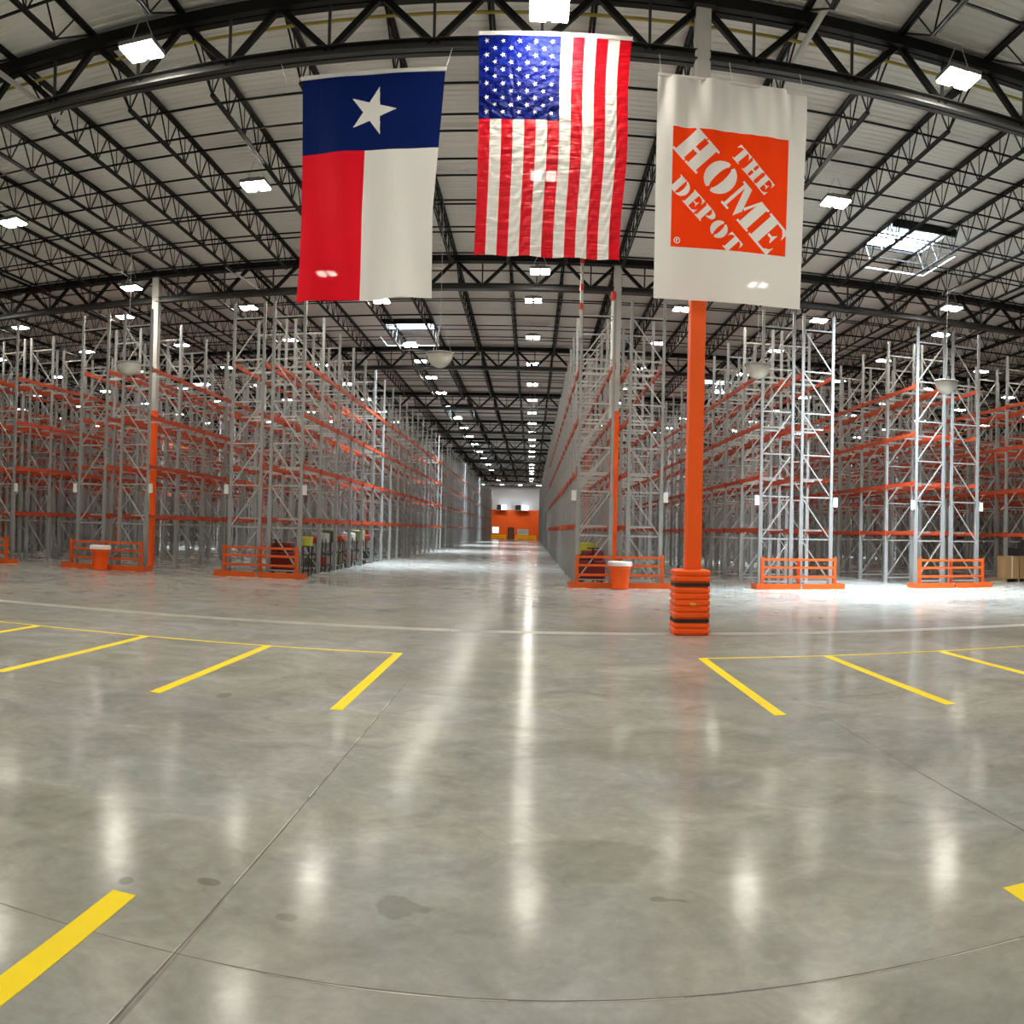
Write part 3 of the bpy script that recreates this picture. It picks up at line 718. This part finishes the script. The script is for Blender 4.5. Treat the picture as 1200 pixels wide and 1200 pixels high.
tag(tf,'hanging lone star flag, blue band over red and white','flag')
# striped flag
S_blue=cloth('blue_satin',(.001,.006,.115),.34,.22,.003,1.0,(9,9,11),.07); S_red=cloth('red_satin',(.70,.004,.015),.38,.35,.004,.8,(3,3,14),.22); S_wh=cloth('white_satin',(.80,.77,.73),.42,.35,.006,.7,(3,3,14),.22)
uf=empty('striped_flag',(.20,13.50,9.34))
def u_edges(V): return -1.19-.0*V+.03*np.sin(3*V), 1.21-.12*V-.02*np.sin(9*V)
def u_wave(U,V):
    dy=.012*V*np.sin(11*U+2)+.006*np.sin(30*U+2*np.sin(9*V))*V+.0035*np.sin(75*V+5*np.sin(13*U+2*V)+3*np.sin(41*U))*np.minimum(1,V*3)+.003*np.sin(131*V-7*np.sin(9*U))
    return 0*U,dy,.012*np.sin(21*U)*V-.03*U*V
STR=[]
nx=[-1.19+2.4*i/13 for i in range(14)]
def u_cls(u,v):
    k=np.minimum(12,(u*13).astype(int)); s=np.where(k%2==0,1,2); can_=(u<7/13)&(v<.385); s[can_]=0
    X=u*2.40; Z=-v*3.47
    for c in range(9):
        rows=6 if c%2==0 else 5
        for q in range(rows):
            cx=(c+1)*1.292/10; cz=-(((2*q+1) if rows==6 else (2*q+2))*1.336/12)
            s[inpoly(X,Z,star(cx,cz,.044,180))]=2
    return s
sheet('cloth',uf,2.4,3.47,.008,u_edges,u_wave,u_cls,[S_blue,S_red,S_wh])
header(uf,-1.2,1.22,.02,cords=[((-1.1,0,.02),(-1.1,.3,.15)),((1.1,0,.02),(1.1,.3,.15)),((0,0,.02),(0,.3,.15))])
tag(uf,'hanging striped flag with blue star field in its upper corner','flag')
# logo banner
H_wh=cloth('banner_white',(.87,.84,.80),.6,.4,.004,.15,(2,2,1)); H_or=cloth('banner_orange',(1.0,.052,.001),.6,.3,.0,.15,(2,2,1))
hbn=empty('logo_banner',(3.03,13.50,8.83))
def arc(cx,cy,rx,ry,a0,a1,n=14): return [(cx+rx*math.cos(R(a0+(a1-a0)*i/n)),cy+ry*math.sin(R(a0+(a1-a0)*i/n))) for i in range(n+1)]
def rect(x0,x1,y0,y1): return [(x0,y0),(x1,y0),(x1,y1),(x0,y1)]
GLY={
'H':[rect(.08,.42,0,1),rect(0,.48,0,.07),rect(0,.48,.93,1),rect(.60,.92,0,1),rect(.52,1,0,.07),rect(.52,1,.93,1),rect(.40,.62,.44,.55)],
'O':[arc(.47,.5,.47,.52,97,263)+arc(.47,.5,.10,.42,263,97),arc(.53,.5,.47,.52,-83,83)+arc(.53,.5,.10,.42,83,-83)],
'M':[rect(.06,.15,0,1),rect(0,.24,0,.07),[(.0,1),(.30,1),(.54,.30),(.45,0),(.12,.93),(0,.93)],[(.56,.36),(.74,1),(.69,1),(.50,.42)],rect(.68,.94,0,1),rect(.60,1,0,.07),rect(.68,1,.93,1)],
'E':[rect(.08,.44,0,1),rect(0,.5,0,.07),rect(0,.5,.93,1),[(.42,1),(.95,1),(.95,.66),(.88,.80),(.70,.93),(.42,.93)],[(.42,0),(.98,0),(.98,.34),(.9,.2),(.72,.07),(.42,.07)],rect(.48,.62,.46,.54),[(.60,.50),(.76,.68),(.76,.32)]],
'T':[rect(.33,.67,0,1),rect(.24,.76,0,.07),[(.31,1),(.02,1),(0,.64),(.08,.80),(.20,.92),(.31,.93)],[(.69,1),(.98,1),(1,.64),(.92,.80),(.80,.92),(.69,.93)]],
'D':[rect(.08,.44,0,1),rect(0,.46,0,.07),rect(0,.46,.93,1),arc(.50,.5,.48,.5,90,-90)+arc(.52,.5,.14,.42,-90,90)],
'P':[rect(.08,.44,0,1),rect(0,.52,0,.07),rect(0,.46,.93,1),arc(.50,.72,.46,.28,90,-90)+arc(.52,.72,.14,.2,-90,90)],
}
LOGO=[]
def word(txt,s0,s1,t0,t1,wd,gap=.03):
    tot=sum(wd[c] for c in txt); k=(s1-s0-gap*(len(txt)-1))/tot; s=s0
    for c in txt:
        w=wd[c]*k
        for poly in GLY[c]:
            LOGO.append([(s+x*w,t0+y_*(t1-t0)) for x,y_ in poly])
        s+=w+gap
word('THE',.475,.915,.208,.345,dict(T=1,H=1.05,E=.9),.012)
word('HOME',.125,1.30,-.128,.155,dict(H=1.0,O=.92,M=1.12,E=.82),.02)
word('DEPOT',.335,1.105,-.37,-.225,dict(D=1,E=.9,P=.92,O=.95,T=.95),.012)
def h_edges(V): return -1.20+0*V, 1.26-.06*V
def h_wave(U,V):
    f=np.exp(-V*5); dy=.05*f*np.sin(24*U+6*V+2*np.sin(5*U))+.02*np.sin(7*U+1)*V+.02*f*np.sin(51*U-9*V)
    return 0*U,dy,-.012*np.sin(12*U)*f
HH=3.54; WW=2.43
def h_cls(u,v):
    X=u*WW; Z=v*HH; q0,q1=.255,2.150; z0,z1=.800,2.705
    s=np.zeros_like(u,int); uu=(X-q0)/(q1-q0); vv=(Z-z0)/(z1-z0)
    ins=(uu>0)&(uu<1)&(vv>0)&(vv<1); s[ins]=1
    S=(uu+vv)/math.sqrt(2); T=(uu-vv)/math.sqrt(2); L=np.zeros_like(ins)
    for poly in LOGO: L|=inpoly(S,T,poly)
    rr_=np.hypot(uu-.055,vv-.945); L|=(rr_<.027)&(rr_>.019); L|=(abs(uu-.05)<.004)&(abs(vv-.945)<.013); L|=(np.hypot(uu-.056,vv-.94)<.007)
    s[L&ins]=0
    return s
sheet('cloth',hbn,WW,HH,.006,h_edges,h_wave,h_cls,[H_wh,H_or])
MB().box(-1.2,1.25,-.012,.012,-.02,.02).build('header_strip',H_wh,hbn)
for p,q in (((-1.15,0,.0),(-1.15,.25,.48)),((1.2,0,0),(1.2,.25,.48)),((0,0,0),(0,.25,.48))): MB().bar(p,q,.008).build('cord',M_hdr,hbn)
tag(hbn,'white hanging banner with orange square logo and slanted white lettering','banner')

# ------------------------------------------------------------------ world, camera
w=bpy.data.worlds.new('world'); SC.world=w; w.use_nodes=True; bg=w.node_tree.nodes['Background']; bg.inputs[0].default_value=(.6,.75,1,1); bg.inputs[1].default_value=.5
F,CX,CY=1024.,622.65,606.4; roll,pitch=R(1.277),R(.876)
def unrot(v):
    x,y,z=v; x,z=x*math.cos(roll)-z*math.sin(roll),x*math.sin(roll)+z*math.cos(roll)
    y,z=y*math.cos(pitch)-z*math.sin(pitch),y*math.sin(pitch)+z*math.cos(pitch)
    return Vector((x,y,z))
cd=bpy.data.cameras.new('camera'); cam=bpy.data.objects.new('camera',cd); COL.objects.link(cam)
rt,upv,fw=unrot((1,0,0)),unrot((0,0,1)),unrot((0,1,0))
cam.matrix_world=Matrix.Translation((0,0,1.6)) @ Matrix((rt,upv,-fw)).transposed().to_4x4()
cd.type='PANO'; cd.panorama_type='CENTRAL_CYLINDRICAL'
cd.central_cylindrical_range_u_min=(0-CX)/F; cd.central_cylindrical_range_u_max=(1200-CX)/F
cd.central_cylindrical_range_v_min=(CY-1200)/F; cd.central_cylindrical_range_v_max=CY/F; cd.central_cylindrical_radius=1
cd.clip_end=500; cd.clip_start=.05
SC.camera=cam
SC.view_settings.view_transform='Standard'; SC.view_settings.look='None'; SC.view_settings.gamma=1; SC.view_settings.exposure=0
SC.view_settings.use_curve_mapping=False
SC.cycles.max_bounces=8; SC.cycles.diffuse_bounces=4; SC.cycles.glossy_bounces=4; SC.cycles.transparent_max_bounces=8
SC.cycles.sample_clamp_indirect=6
